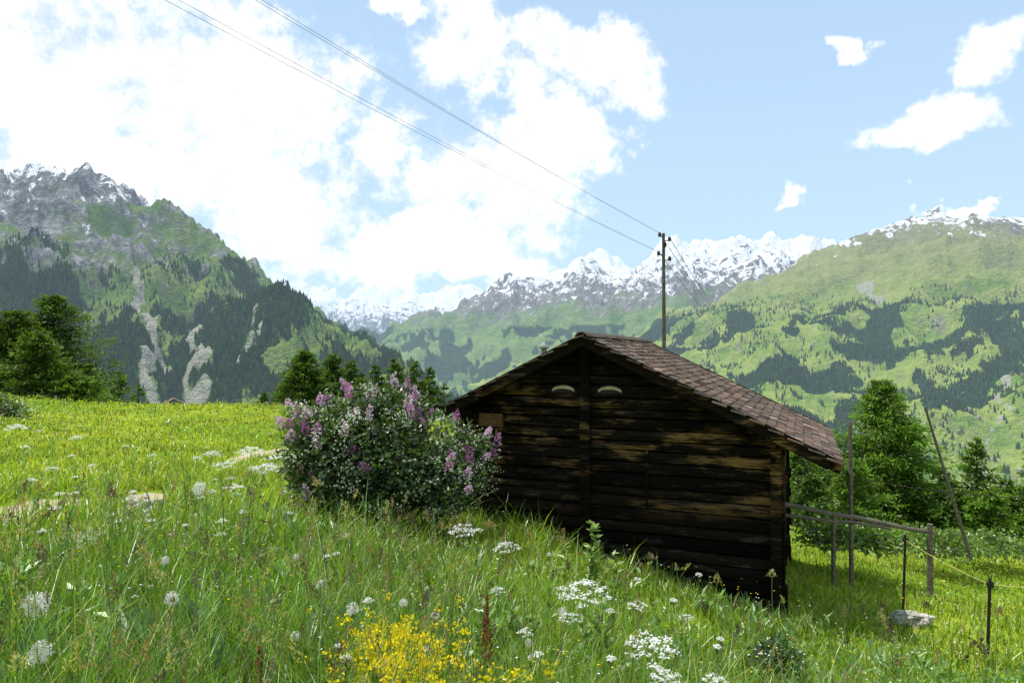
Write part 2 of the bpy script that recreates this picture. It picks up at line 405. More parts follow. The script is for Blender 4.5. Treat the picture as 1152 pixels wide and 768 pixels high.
# ------------------------------------------------------------ barn
barn=empty('wooden_barn',BO,BR)
SL=.486;XR,XL=3.536,-2.376;DEP=4.7;WR,WL=2.72,-2.22;Y0,Y1=.45,4.3
def lim(z): return max(0,(-z-.17)/SL)
b=MB();z=-4.6;g=np.random.default_rng(5)
while z<-.25:
    hh=g.uniform(.13,.22)
    prof=[(.0,0.008),(-.03,.02),(-.045,.5*hh),(-.03,hh-.02),(.0,hh-.008),(.12,hh-.008),(.12,.008)]
    for (yy,sg) in ((Y0,1),(Y1,-1)):
        tone=g.uniform(.4,1.7);off=g.uniform(-.015,.012)
        nx=20;V=[]
        ext=.13+g.uniform(-.03,.03)
        for (py,pz) in prof:
            zz=z+pz;a=max(WL-ext,-lim(zz));c=min(WR+ext,lim(zz))
            if c<=a:a,c=-.01,.01
            xs=np.linspace(a,c,nx)
            V.append(np.stack([xs,yy+sg*(py+off)+.018*perlin(xs*1.7,np.full(nx,z*9),4)*(py<.1),np.full(nx,zz)+.012*perlin(xs*1.3,np.full(nx,z*7),8)],1))
        V=np.array(V);np_=len(prof);qq=[]
        for i in range(np_):
            for j in range(nx-1):
                k=(i+1)%np_;qq.append((i*nx+j,i*nx+j+1,k*nx+j+1,k*nx+j))
        tt=[]
        for e in(0,nx-1):
            for i in range(1,np_-1): tt.append((e,i*nx+e,(i+1)*nx+e))
        tn=np.tile(tone*(1+.3*perlin(np.linspace(0,5,nx),np.full(nx,z*5),2)),np_)[:,None]*np.ones(3)
        b.add(V.reshape(-1,3),qq,tt,tn)
    for xx in (WL,WR):
        if z+hh<-.486*abs(xx)-.17:
            tone=g.uniform(.6,1.4);zo=z+.5*hh
            b.box((xx,(Y0+Y1)/2,zo),(.14,Y1-Y0+.34,hh-.01),None,(tone,)*3,.004)
    z+=hh
for yy in (Y0+.14,Y1-.14):
    zt=lambda x:-SL*abs(x)-.2
    V=np.array([[WL+.1,yy,-4.5],[WR-.1,yy,-4.5],[WR-.1,yy,zt(WR)],[0,yy,zt(0)],[WL+.1,yy,zt(WL)]])
    b.add(V,None,[(0,1,2),(0,2,3),(0,3,4)],(.5,.5,.5))
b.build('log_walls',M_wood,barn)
b=MB()
b.box((-.06,Y0-.115,-1.75),(.15,.10,3.05),None,(.8,.8,.8),.004)
b.box((WR+.03,Y0-.085,-2.9),(.16,.05,3.0),None,(.7,)*3,.003)
b.box((.9,Y0-.085,-2.2),(.03,.03,.9),None,(.8,)*3)
b.build('corner_and_ridge_posts',M_wood,barn)
th=math.atan(SL)
b=MB()
for sg,X in((1,XR),(-1,-XL)):
    L=X/math.cos(th);Rm=np.array(Matrix.Rotation(sg*th,3,'Y'))
    mid=np.array([sg*X/2,DEP/2,-SL*X/2-.09])
    b.box(mid,(L,DEP-.04,.045),Rm,(.7,)*3)
    b.box(mid+np.array([0,-DEP/2-.012,-.01]),(L+.02,.035,.17),Rm,(1.3,)*3,.003)
    b.box(mid+np.array([0,DEP/2+.012,-.01]),(L+.02,.035,.17),Rm,(1.1,)*3,.003)
    b.box(mid+np.array([0,-DEP/2+.10,-.075]),(L-.3,.09,.09),Rm,(.8,)*3,.003)
for x in (0,1.35,2.66,-1.2,-2.15):
    b.box((x,DEP/2,-SL*abs(x)-.235),(.13,DEP-.12,.14),None,(.8,)*3,.004)
for yy in np.linspace(.9,4.0,6):
    for sg,X in((1,XR),(-1,-XL)):
        L=X/math.cos(th);Rm=np.array(Matrix.Rotation(sg*th,3,'Y'))
        b.box((sg*X/2,yy,-SL*X/2-.14),(L-.1,.08,.05),Rm,(.8,)*3)
b.build('roof_timbers',M_wood,barn)
b=MB();tw=.135;ex=.135
for sg,X in((1,XR),(-1,-XL)):
    L=X/math.cos(th);rows=int(L/ex)+1
    for r_ in range(rows):
        s_=min(r_*ex+.13,L-.02)
        nt=int(DEP/tw)+1
        for j in range(nt+1):
            yy=(j+(.5 if r_%2 else 0))*tw-.02+g.normal(0,.006)
            if yy>DEP+.02: continue
            tl=.21;a=th-math.radians(7)+g.normal(0,.02)
            Rm=np.array(Matrix.Rotation(sg*a,3,'Y'))@np.array(Matrix.Rotation(g.normal(0,.03),3,'Z'))
            s2=s_-tl/2+.05+g.normal(0,.007)
            pos=(sg*s2*math.cos(th),yy,-SL*s2*math.cos(th)-.035+g.normal(0,.004))
            k=g.uniform(.45,1.5);h_=g.random()
            col=np.array([.125,.070,.044])*k if h_<.6 else (np.array([.10,.078,.062])*k if h_<.87 else np.array([.21,.14,.10])*k)
            b.box(pos,(tl,tw-.012,.020),Rm,col,.002)
for j in range(16):
    yy=.1+j*.305
    a=np.linspace(-1.15,1.15,7)
    for q_ in range(6):
        a0_=(a[q_]+a[q_+1])/2
        b.box((math.sin(a0_)*.10,yy,-.085+math.cos(a0_)*.10),(.048,.33,.018),np.array(Matrix.Rotation(a0_,3,'Y')),np.array([.11,.075,.055])*g.uniform(.7,1.2),.001)
b.build('roof_tiles',M_tile,barn)
M_vent=simple('pale_carved_board',(.5,.42,.28),.8,8,.35)
b=MB();bd=MB()
for cx in(-.435,.325):
    n=14;a=np.linspace(0,math.pi,n)
    yv=Y0-.078
    o_=np.stack([cx+.19*np.cos(a),np.full(n,yv),-.90+.085*np.sin(a)],1);i_=np.stack([cx+.155*np.cos(a),np.full(n,yv),-.90+.035*np.sin(a)*1.0],1)
    V=np.vstack([o_,i_,o_+[0,.03,0],i_+[0,.03,0]])
    qq=[(i,i+1,n+i+1,n+i) for i in range(n-1)]+[(2*n+i,2*n+i+1,i+1,i) for i in range(n-1)]+[(n+i,n+i+1,3*n+i+1,3*n+i) for i in range(n-1)]
    b.add(V,qq)
    o2=np.stack([cx+.21*np.cos(a),np.full(n,yv+.012),-.93+.14*np.sin(a)],1)
    bd.add(np.vstack([o2,[cx,yv+.012,-.93]]),None,[(i,i+1,n) for i in range(n-1)])
b.build('vent_crescents',M_vent,barn);bd.build('vent_openings',M_dark,barn)
b=MB();b.box((-1.68,Y0-.10,-1.40),(.42,.05,.20),None,(1,1,1),.004);b.box((-1.5,Y0-.14,-1.40),(.03,.02,.22),None,(.5,)*3)
b.build('wooden_plaque',simple('warm_board',(.16,.075,.03),.8,6,.4,stretch=(1,1,6)),barn)
b=MB();b.tube([(-1.54,2.5,-.95),(-1.54,2.5,-.2)],.055,10);b.tube([(-1.54,2.5,-.2),(-1.54,2.5,-.17)],.10,10);b.tube([(-1.54,2.5,-.14),(-1.54,2.5,-.08)],[.10,.02],10)
b.build('vent_pipe',M_metal,barn)
b=MB()
for x in np.arange(WL,WR,.38):
    b.box((x+g.uniform(-.04,.04),Y0+.03,-4.4+.4),(.36,.3,.28),None,(1,1,1),.03)
b.build('foundation_stones',M_stone,barn)
# ------------------------------------------------------------ utility poles + lines
pole=empty('utility_pole')
top=W(747,262,25);bz=float(H(top[0],25.))
b=MB();b.tube([(top[0],25,bz-1),(top[0],25,0),(top[0],25,top[2])],[.10,.075,.055],10);b.build('pole_shaft',simple('pole_wood',(.13,.11,.10),.8,5,.3),pole)
b=MB();bi=MB();at=[]
for k,(dz,sx) in enumerate([(-.12,-.16),(-.28,.20),(-.80,-.20),(-1.0,.20)]):
    c=np.array([top[0],25,top[2]+dz]);e=c+np.array([sx,-.10,0])
    b.tube([c,e],.018,6);bi.tube([e+[0,0,-.03],e+[0,0,.05],e+[0,0,.13]],[.045,.07,.04],8);at.append(e+[0,0,.10])
b.box((top[0]+.02,24.9,top[2]-.45),(.10,.10,.16));b.build('brackets',M_dark,pole)
bi.build('insulators',simple('porcelain',(.09,.05,.04),.3,9,.2),pole)
d2=np.array([-22.,-13.]);z2=10.2
pole2=empty('utility_pole')
b=MB();b.tube([(d2[0],d2[1],float(H(d2[0],d2[1]))-1),(d2[0],d2[1],z2+.2)],[.12,.08],10);b.box((d2[0],d2[1],z2-.3),(.9,.1,.1),np.array(Matrix.Rotation(.9,3,'Z')));b.build('pole_shaft',M_bark,pole2)
pl=empty('power_lines')
b=MB();lat=np.array([-.75,.66])
for k,e in enumerate(at):
    f=np.array([d2[0],d2[1],z2])+np.array([lat[0],lat[1],0])*[-.35,-.05,.15,.35][k]+[0,0,[.1,0,-.5,-.7][k]]
    t=np.linspace(0,1,50)[:,None];p=e*(1-t)+f*t;p[:,2]-=(4*t*(1-t))[:,0]*.6
    b.tube(p,.0045,4,cap=False)
far=W(838,372,75)
for k,e in enumerate(at[:3]):
    t=np.linspace(0,1,24)[:,None];p=e*(1-t)+(far+np.array([k*1.0,0,-k*1.5]))*t;p[:,2]-=(4*t*(1-t))[:,0]*1.0
    b.tube(p,.012,4,cap=False)
b.build('cables',M_metal,pl)
# ------------------------------------------------------------ larch trees
def larch(px,ytop,d,wpx,n_br=110,per=34,tone=(.075,.13,.022),seed=0,leaf=.2,kind='larch_tree'):
    g=np.random.default_rng(seed+100)
    x=d*(px-576)/F;z0=float(H(x,float(d)));zt=d*(400-ytop)/F
    h=zt-z0;rad=wpx/2*d/F*1.2
    e=empty(kind,(x,d,z0))
    b=MB();lean=g.normal(0,.015,2)
    zz=np.linspace(-.4,h*.98,8);pth=np.stack([lean[0]*zz,lean[1]*zz,zz],1)
    b.tube(pth,np.linspace(.016*h+.03,.008,8),7)
    fl=MB();f0=.05
    n_br=int(n_br*1.35)
    nw=max(9,int(h/.36))
    for i in range(n_br):
        t=f0+(1-f0)*((i+g.random())/n_br)**.85
        t=min(.995,(round(t*nw)+g.normal(0,.3))/nw)
        az=g.uniform(0,6.283)
        env=min(1,(t-f0)/.08+.6)*(max(0,1-t)**.74)*(1+.16*math.sin(az*2+seed)+.12*math.sin(t*13+seed*2))
        L=rad*env*g.uniform(.5,1.18)+.05*rad
        base=np.array([lean[0]*t*h,lean[1]*t*h,t*h*.98])
        dr=np.array([math.cos(az),math.sin(az),0]);up=g.uniform(-.18,.22)+.6*t*t
        s=np.linspace(0,1,5)[:,None]
        p=base+dr*L*s+np.array([0,0,1])*L*(up*s-.30*s*s+.22*s**4)
        b.tube(p,np.linspace(.014,.003,5)*h/7,3,cap=False)
        m=max(10,int(per*(.25+1.0*L/rad)))
        u=g.uniform(.08,1.02,m)**.75
        pos=base+dr*(L*u)[:,None]+np.array([0,0,1])*(L*(up*u-.30*u*u+.22*u**4))[:,None]
        sp=np.stack([g.normal(0,1,m),g.normal(0,1,m),g.normal(-.3,.7,m)],1)*(.16*L+.035*rad)*(1-.6*u)[:,None]
        pos=pos+sp*np.array([1,1,.55])
        dv=dr+g.normal(0,.6,(m,3));dv[:,2]-=.15
        nr=g.normal(0,.6,(m,3))+[0,0,1]
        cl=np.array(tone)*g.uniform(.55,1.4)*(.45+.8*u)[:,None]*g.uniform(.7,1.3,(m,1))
        fl.leaves(pos,dv,nr,leaf*g.uniform(.7,1.4,m)*(.55+.45*min(1,L/rad*2)),leaf*g.uniform(.3,.55,m),cl)
    b.build('trunk_and_limbs',M_bark,e);fl.build('needles',M_needle,e)
dk=(.085,.15,.018)
md=(.11,.19,.026)
specs=[(62,332,42,135,dk,240,80,.24),(20,350,38,110,dk,200,70,.22),(-25,335,40,110,dk,110,50,.28),(100,410,40,60,md,80,55,.22),(133,416,46,56,md,80,50,.24),(156,430,50,44,md,60,40,.24),(84,422,36,60,md,80,50,.2),(42,375,36,80,dk,130,60,.2),
 (294,441,42,34,dk,50,40,.2),(317,430,42,38,dk,60,40,.2),(341,394,38,72,dk,160,65,.2),(375,398,40,60,dk,130,60,.2),(397,404,42,54,dk,110,55,.2),(421,410,43,48,dk,80,50,.22),(446,403,42,50,dk,90,50,.2),(466,405,42,48,dk,90,50,.2),(484,411,43,48,dk,80,50,.22),(500,430,44,38,dk,60,45,.2),(408,420,40,44,dk,60,45,.2),(357,420,38,54,dk,70,45,.2)]
for i,(px,yt,d,w,tn,nb,pr,lf) in enumerate(specs): larch(px,yt,d,w,nb,pr,tn,i,lf)
lt=(.12,.22,.026)
for i,(px,yt,d,w,nb,pr,lf) in enumerate([(992,427,27,165,300,110,.17),(928,486,30,90,140,60,.19),(898,502,28,80,130,60,.18),(1094,490,30,80,140,65,.18),(1052,524,28,86,100,55,.19),(1128,538,27,76,100,55,.19),(1150,547,26,76,90,50,.19),(1185,500,30,90,90,45,.2),(955,516,24,84,100,60,.17),(1075,550,25,74,80,50,.18),(1022,530,26,96,110,55,.18),(1110,553,24,74,80,45,.18),(1152,496,36,64,80,45,.2),(912,534,22,74,80,50,.16)]):
    larch(px,yt,d,w,nb,pr,lt if i%3!=1 else (.08,.15,.022),50+i,lf)
# ------------------------------------------------------------ bushes
def bush(name,lobes,nleaf,leaf,tone,seed,flowers=0,cream=0,stems=True):
    g=np.random.default_rng(seed)
    cx=np.mean([l[0] for l in lobes]);cy=np.mean([l[1] for l in lobes]);zb=float(H(cx,cy))
    e=empty(name,(cx,cy,zb))
    b=MB()
    vol=np.array([l[3]*l[4]*l[5] for l in lobes])**.8;vol/=vol.sum()
    def samp(n,shell):
        k=g.choice(len(lobes),n,p=vol);Lb=np.array(lobes)[k]
        d=g.normal(0,1,(n,3));d/=np.linalg.norm(d,axis=1)[:,None]
        rr=(1-shell*g.random(n)**1.3)
        rr*=1+.36*fbm(d[:,0]*3+k*7,d[:,2]*3+d[:,1]*2,4,71)
        p=Lb[:,:3]+d*Lb[:,3:6]*rr[:,None]
        return p-[cx,cy,zb],d,rr
    p,d,rr=samp(nleaf,.75)
    keep=p[:,2]>.03;p,d,rr=p[keep],d[keep],rr[keep];n=len(p)
    dv=d+g.normal(0,.8,(n,3));nr=d*.6+g.normal(0,.5,(n,3))+[0,0,.6]
    patch=1+.5*fbm(p[:,0]*3,p[:,2]*3+p[:,1],2,77)
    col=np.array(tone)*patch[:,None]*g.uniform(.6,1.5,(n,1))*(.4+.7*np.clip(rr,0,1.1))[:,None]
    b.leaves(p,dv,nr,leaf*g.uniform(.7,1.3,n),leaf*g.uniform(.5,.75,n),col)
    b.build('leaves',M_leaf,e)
    s=MB()
    if stems:
      for i in range(26):
        tp,dd,_=samp(1,.2);tp=tp[0]
        if tp[2]<.3: continue
        bs=np.array([g.normal(0,.18),g.normal(0,.18),-.1])
        t=np.linspace(0,1,6)[:,None];pp=bs*(1-t)+tp*t+g.normal(0,.04,(6,3))
        s.tube(pp,np.linspace(.028,.006,6),5,cap=False)
    if s.n: s.build('stems',M_bark,e)
    if flowers:
        f=MB()
        p,d,rr=samp(flowers*6,.06);k=(d[:,2]>-.1)&(d[:,1]<.5)
        p,d=p[k],d[k];p,d=p[:flowers],d[:flowers]
        for c,dd in zip(p,d):
            L=g.uniform(.09,.21);ax=dd*.5+np.array([0,0,1])+g.normal(0,.25,3);ax/=np.linalg.norm(ax)
            m=90;t=g.random(m)**1.3;w=.046*(1-t)**.8+.007
            o=g.normal(0,1,(m,3));o/=np.linalg.norm(o,axis=1)[:,None]
            q_=c+dd*.03+ax*(L*t)[:,None]+o*w[:,None]
            h_=g.random();cc=np.array([.60,.26,.50]) if h_<.5 else (np.array([.78,.54,.70]) if h_<.82 else np.array([.45,.14,.36]))
            f.leaves(q_,o+g.normal(0,.5,(m,3)),g.normal(0,1,(m,3)),.024,.022,cc*g.uniform(.7,1.25,(m,1)))
        f.build('lilac_panicles',M_petal,e)
    if cream:
        f=MB();p,d,rr=samp(cream*4,.12);k=(d[:,1]<.5)
        p,d=p[k][:cream],d[k][:cream]
        for c,dd in zip(p,d):
            m=g.integers(6,24);o=g.normal(0,.055,(m,3))
            f.leaves(c+dd*.03+o,g.normal(0,1,(m,3)),dd+g.normal(0,.5,(m,3)),.036,.026,np.array([.80,.80,.62])*g.uniform(.6,1.1,(m,1)))
        f.build('pale_blossoms',M_petal,e)
def lobe(px,py,d,rx,rz,ry=None):
    p=W(px,py,d);return (p[0],p[1],p[2],rx*d/F,(ry or rx)*d/F,rz*d/F)
bush('lilac_bush',[lobe(400,496,9.6,70,56,75),lobe(432,470,9.9,48,38),lobe(362,508,9.4,44,46),lobe(460,522,9.5,60,50),lobe(524,516,9.9,32,38),lobe(498,545,9.4,45,36),lobe(400,545,9.5,70,38),lobe(350,482,9.8,24,26),lobe(462,476,10.0,24,22)],27000,.078,(.065,.115,.024),3,88,260)
bush('flowering_shrub',[lobe(8,465,24,26,18),lobe(-20,458,24,30,22)],3500,.12,(.10,.17,.04),8,0,60)
bush('low_shrub',[lobe(872,742,5.9,26,22),lobe(855,752,5.7,22,18)],2600,.05,(.05,.10,.02),9)
bush('hedge_shrub',[lobe(930,600,13,40,14),lobe(980,604,13,45,12),lobe(1050,608,15,50,12),lobe(1110,612,16,50,12)],7000,.09,(.13,.22,.03),10,stems=False)
# ------------------------------------------------------------ grass
def barn_in(x,y,m=.0):
    a,c=to_barn(x,y);return (a>WL-m)&(a<WR+m)&(c>Y0-.05-m)&(c<Y1+.1+m)
def grass(name,n,rmin,rmax,seed,hs):
    g=np.random.default_rng(seed)
    r=np.exp(g.uniform(math.log(rmin),math.log(rmax),n));a=g.uniform(-42,42,n)*np.pi/180
    x=r*np.sin(a);y=r*np.cos(a)
    k=~barn_in(x,y)&(dirt_mask(x,y)+.25*perlin(x*2,y*2,2)<.42)
    if hs>.4: k&=(fbm(x*.9,y*.9,3,15)+g.normal(0,.3,n)>-.05)&(g.random(n)<1-.7*ss(.5,3,x))
    cl=fbm(x*1.3,y*1.3,3,81)
    x,y,r,a,cl=x[k],y[k],r[k],a[k],cl[k];n=len(x);z=H(x,y)-.01
    left=ss(2.5,-1.5,x)*ss(9,5,r)
    sz=1+.35*left*(1 if hs<.4 else .6)
    h=hs*g.gamma(9,1/9,n)*(1+.45*cl)*sz
    h*=1-.42*ss(0,4,x)*ss(4,8,r)
    h*=np.clip(1-(np.clip(dirt_mask(x,y),0,.4)),.5,1)
    h*=np.where(r>12,np.clip(12/r,.55,1),1)
    w=np.maximum(.0030,r*.00105)*g.uniform(.5,1.5,n)
    pal=np.array([(.21,.36,.022),(.33,.43,.030),(.10,.20,.018),(.46,.46,.13),(.15,.28,.030)])
    ci=g.choice(5,n,p=[.33,.26,.22,.08,.11]);c=pal[ci]*g.uniform(.7,1.3,(n,1))
    big=fbm(x/2.5,y/2.5,3,91)+.6*fbm(x/.7,y/.7,2,95)
    c=c*(1+.35*big)[:,None]
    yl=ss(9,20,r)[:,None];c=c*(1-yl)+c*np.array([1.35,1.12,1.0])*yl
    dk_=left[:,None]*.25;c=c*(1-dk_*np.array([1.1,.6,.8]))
    c=np.clip(c,.01,.62)
    b=MB();az=g.uniform(0,6.283,n)
    face=np.where(g.random(n)<.6,-a+g.normal(0,.6,n),az+np.pi/2)
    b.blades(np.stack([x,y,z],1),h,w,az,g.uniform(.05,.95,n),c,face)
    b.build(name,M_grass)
grass('meadow_grass',200000,1.2,42,1,.27)
grass('meadow_grass_tall',26000,1.4,12,2,.43)
g=np.random.default_rng(12)
def broadleaf(name,spots,L,wd,tone,nper=16,zt=.22):
    b=MB()
    for (x,y) in spots:
        z=float(H(x,y));n=nper
        az=g.uniform(0,6.283,n);d=np.stack([np.cos(az),np.sin(az),g.uniform(.3,2.2,n)],1)
        pos=np.stack([x+g.normal(0,.06,n),y+g.normal(0,.06,n),z+g.uniform(0,zt,n)],1)
        b.leaves(pos,d,np.stack([-np.cos(az),-np.sin(az),1+0*az],1),L*g.uniform(.5,1.3,n),wd*g.uniform(.6,1.3,n),np.array(tone)*g.uniform(.6,1.3,(n,1)))
    b.build(name,M_leaf)
def spots(n,r0,r1_,a0_,a1_):
    o=[]
    for i in range(n):
        r=math.exp(g.uniform(math.log(r0),math.log(r1_)));a=g.uniform(a0_,a1_)
        x,y=r*math.sin(a),r*math.cos(a)
        if not barn_in(x,y,.1): o.append((x,y))
    return o
broadleaf('broadleaf_herbs',spots(420,1.7,9,-.72,.7),.13,.040,(.13,.25,.03),18,.26)
broadleaf('dock_leaves',spots(90,1.7,4.5,-.72,-.1),.22,.07,(.10,.21,.03),12,.25)
broadleaf('clover_leaves',spots(500,2.0,9,-.3,.72),.05,.045,(.16,.30,.05),26,.24)
def leafy(px,py,hgt,seed,n=60,tone=(.26,.38,.09)):
    g=np.random.default_rng(seed);p=hit(px,py);b=MB();st=MB()
    for s_ in range(4):
        tp=np.array([g.normal(0,.16),g.normal(0,.1),hgt*g.uniform(.7,1.05)]);t=np.linspace(0,1,5)[:,None];pp=p+tp*t
        st.tube(pp,np.linspace(.007,.003,5),4,(.15,.2,.05),cap=False)
        m=n//4;u=g.uniform(.15,1,m);az=g.uniform(0,6.28,m)
        b.leaves(p+tp*u[:,None],np.stack([np.cos(az),np.sin(az),g.uniform(.1,1,m)],1),np.tile([0,0,1.],(m,1))+g.normal(0,.3,(m,3)),.15*(1.2-.6*u),.05,np.array(tone)*g.uniform(.7,1.3,(m,1)))
    e=empty('leafy_plant',p);o=b.build('leaves',M_leaf,e);o2=st.build('stems',M_grass,e)
    for q_ in(o,o2): q_.location=-Vector(p)
leafy(660,690,.95,1,140);leafy(635,682,.65,2,80);leafy(690,692,.7,3,90);leafy(560,735,.35,4,60,(.16,.28,.05));leafy(670,755,.5,5,70,(.16,.28,.05));leafy(520,762,.4,6,60,(.17,.3,.05));leafy(20,745,.5,7,80,(.2,.34,.05));leafy(100,750,.45,8,80,(.2,.34,.05));leafy(800,700,.35,9,60,(.2,.34,.05))
b=MB()
def stems(n,seed,azr,rr,hr,kind):
    g=np.random.default_rng(seed)
    for i in range(n):
        r=math.exp(g.uniform(math.log(rr[0]),math.log(rr[1])));a=g.uniform(*azr)
        x,y=r*math.sin(a),r*math.cos(a)
        if barn_in(x,y,.1): continue
        z=float(H(x,y));h=g.uniform(*hr);ln=g.normal(0,.12,2)
        t=np.linspace(0,1,6);p=np.stack([x+ln[0]*h*t*t*1.5,y+ln[1]*h*t*t*1.5,z+h*t],1)
        w=max(.0015,r*.0005)
        b.tube(p,np.linspace(w*1.3,w*.7,6),3,(.24,.30,.09),cap=False)
        tp=p[-1];ax=p[-1]-p[-2];ax/=np.linalg.norm(ax)
        m=34 if kind==0 else 50;u=g.random(m);L=g.uniform(.06,.14)
        o=g.normal(0,1,(m,3));o[:,2]=np.abs(o[:,2])*.6
        wd=(.008 if kind==0 else .024)*(1.2-u)
        col=np.array([(.30,.23,.12),(.42,.40,.18),(.12,.08,.07)][g.integers(3)])
        b.leaves(tp-ax*L*.3+ax*(L*u)[:,None]+o*wd[:,None],ax+o*.5,g.normal(0,1,(m,3)),max(.014,r*.0038),max(.0055,r*.0016),col*g.uniform(.7,1.3,(m,1)))
stems(260,1,(-.72,-.05),(1.7,6),(.6,1.0),0);stems(100,2,(-.72,.72),(2.2,9),(.45,.75),1);stems(200,3,(-.3,.72),(3,9),(.32,.55),0)
b.build('grass_seed_heads',M_grass)
b=MB()
def umbel(px,py,wpx,h=.45,seed=0):
    g=np.random.default_rng(seed)
    dd=np.linspace(1.4,45,4000);X=(px-576)/F;zr=dd*(400-py)/F;gz=H(dd*X,dd);k=np.nonzero(gz+h>=zr)[0];i=k[0] if len(k) else -1
    x,y,z=dd[i]*X,dd[i],gz[i];rad=wpx/2*y/F
    b.tube([(x+g.normal(0,.03),y,z),(x,y,z+h*.6),(x,y,z+h*.8)],[.004,.004,.003],4,(.2,.3,.07),cap=False)
    m=16
    for j in range(m):
        a=j*2.4;rr=rad*math.sqrt((j+.5)/m);c=np.array([x+rr*math.cos(a),y+rr*math.sin(a),z+h+.10*rad*g.normal()-.35*rr*rr/rad])
        b.tube([(x,y,z+h*.8),c],.0015,3,(.2,.3,.07),cap=False)
        k=26;o=g.normal(0,.11*rad,(k,3))*[1,1,.35]
        b.leaves(c+o,g.normal(0,1,(k,3))*[1,1,.3],np.tile([0,0,1.],(k,1))+g.normal(0,.4,(k,3)),max(.008,.11*rad),max(.007,.09*rad),np.array([.9,.9,.84])*g.uniform(.85,1.05,(k,1)))
ul=[(730,716,58,.5),(655,657,60,.5),(748,755,40,.4),(800,758,30,.35),(570,611,30,.4),(522,591,36,.45),(640,690,26,.4),(283,504,30,.4),(300,522,34,.35),(265,545,22,.4),(312,511,26,.3),(345,530,20,.3),(95,604,36,.2),(715,676,22,.4),(120,598,24,.2),(590,706,18,.3),(20,478,22,.3),(60,525,14,.3),(600,735,16,.3),(770,690,16,.3),(240,508,20,.3),(255,520,26,.3),(330,545,16,.3),(1075,600,14,.3),(1060,606,12,.3),(560,660,16,.4),(390,600,14,.35)]
for i in range(34): ul.append((g.uniform(0,330),g.uniform(478,600),g.uniform(6,13),.3))
for i in range(18): ul.append((g.uniform(350,820),g.uniform(610,760),g.uniform(7,13),.38))
for i,(px,py,w,h) in enumerate(ul): umbel(px,py,w,h,i)
b.build('white_umbel_flowers',M_petal)
b=MB()
def clock(px,py,rpx,h,seed):
    g=np.random.default_rng(seed)
    dd=np.linspace(1.3,20,3000);X=(px-576)/F;gz=H(dd*X,dd);k=np.nonzero(gz+h>=dd*(400-py)/F)[0];i=k[0]
    c=np.array([dd[i]*X,dd[i],gz[i]+h]);rad=rpx*dd[i]/F
    b.tube([c-[.02,0,h],c-[0.01,0,h*.5],c],.0022,4,(.3,.33,.14),cap=False)
    n=150;o=g.normal(0,1,(n,3));o/=np.linalg.norm(o,axis=1)[:,None]
    b.leaves(np.tile(c,(n,1)),o,g.normal(0,1,(n,3)),rad*.95,.0012,np.array([.7,.66,.58]))
    for r_ in range(3):
        b.leaves(c+o*rad*.82,o*.35+g.normal(0,1,(n,3)),o,rad*.34*g.uniform(.7,1.2,n),rad*.06,np.array([.88,.86,.80]))
for i,(px,py,r,h) in enumerate([(45,677,14,.5),(50,730,13,.42),(196,671,8,.52),(226,549,8,.5),(398,682,7,.46),(335,625,4,.42),(188,629,5,.48),(335,712,6,.42),(362,655,5,.45),(490,690,5,.42),(595,720,5,.35),(632,686,6,.35),(150,560,5,.4),(455,676,5,.45)]): clock(px,py,r,h,i)
b.build('dandelion_clocks',M_petal)
b=MB();g=np.random.default_rng(21)
n=3600;r=np.exp(g.uniform(math.log(2.3),math.log(38),n));a=g.uniform(-.75,.72,n);x=r*np.sin(a);y=r*np.cos(a)
k=~barn_in(x,y,.1)&(fbm(x*.5,y*.5,2,5)>-.1);x,y,r=x[k],y[k],r[k];n=len(x);z=H(x,y)+g.uniform(.26,.46,n)*np.where(r>12,.7,1)
cw=np.where((g.random(n)<.45)[:,None],np.array([[.9,.9,.85]]),np.array([[.9,.7,.03]]))
for j in range(4):
    az=j*np.pi/2+g.uniform(0,1,n);s_=np.maximum(.011,r*.0014)
    b.leaves(np.stack([x,y,z],1),np.stack([np.cos(az),np.sin(az),.4+0*az],1),np.tile([0,0,1.],(n,1)),s_,s_*.8,cw)
b.build('meadow_flowers',M_petal)
b=MB()
for i in range(380):
    px=g.normal(450,34);py=g.normal(733,22);h=g.uniform(.3,.46)
    if g.random()<.06: px=g.uniform(520,640);py=g.uniform(740,765)
    dd=np.linspace(1.3,8,900);X=(px-576)/F;gz=H(dd*X,dd);kk=np.nonzero(gz+h>=dd*(400-py)/F)[0];j=kk[0]
    c=np.array([dd[j]*X,dd[j],gz[j]+h])
    b.tube([c-[g.normal(0,.04),0,h],c],.0014,3,(.2,.3,.05),cap=False)
    m=g.integers(8,18)
    b.leaves(c+g.normal(0,.013,(m,3)),g.normal(0,1,(m,3))+[0,0,.5],g.normal(0,1,(m,3)),.019,.016,np.array([.95,.78,.02])*g.uniform(.85,1.05,(m,1)))
b.build('yellow_vetch_flowers',M_petal)
b=MB()
for (px,py,h) in [(545,745,.55),(548,738,.65),(295,765,.4),(552,755,.5)]:
    p=hit(px,py+50);b.tube([p,p+[0,0,h]],.003,4,(.16,.06,.03),cap=False)
    m=240;u=g.uniform(.35,1,m);o=g.normal(0,.014,(m,3))*(1.2-u)[:,None]
    b.leaves(p+np.array([0,0,1])*(h*u)[:,None]+o,g.normal(0,1,(m,3)),g.normal(0,1,(m,3)),.016,.012,np.array([.28,.10,.04])*g.uniform(.6,1.4,(m,1)))
b.build('sorrel_spikes',M_petal)
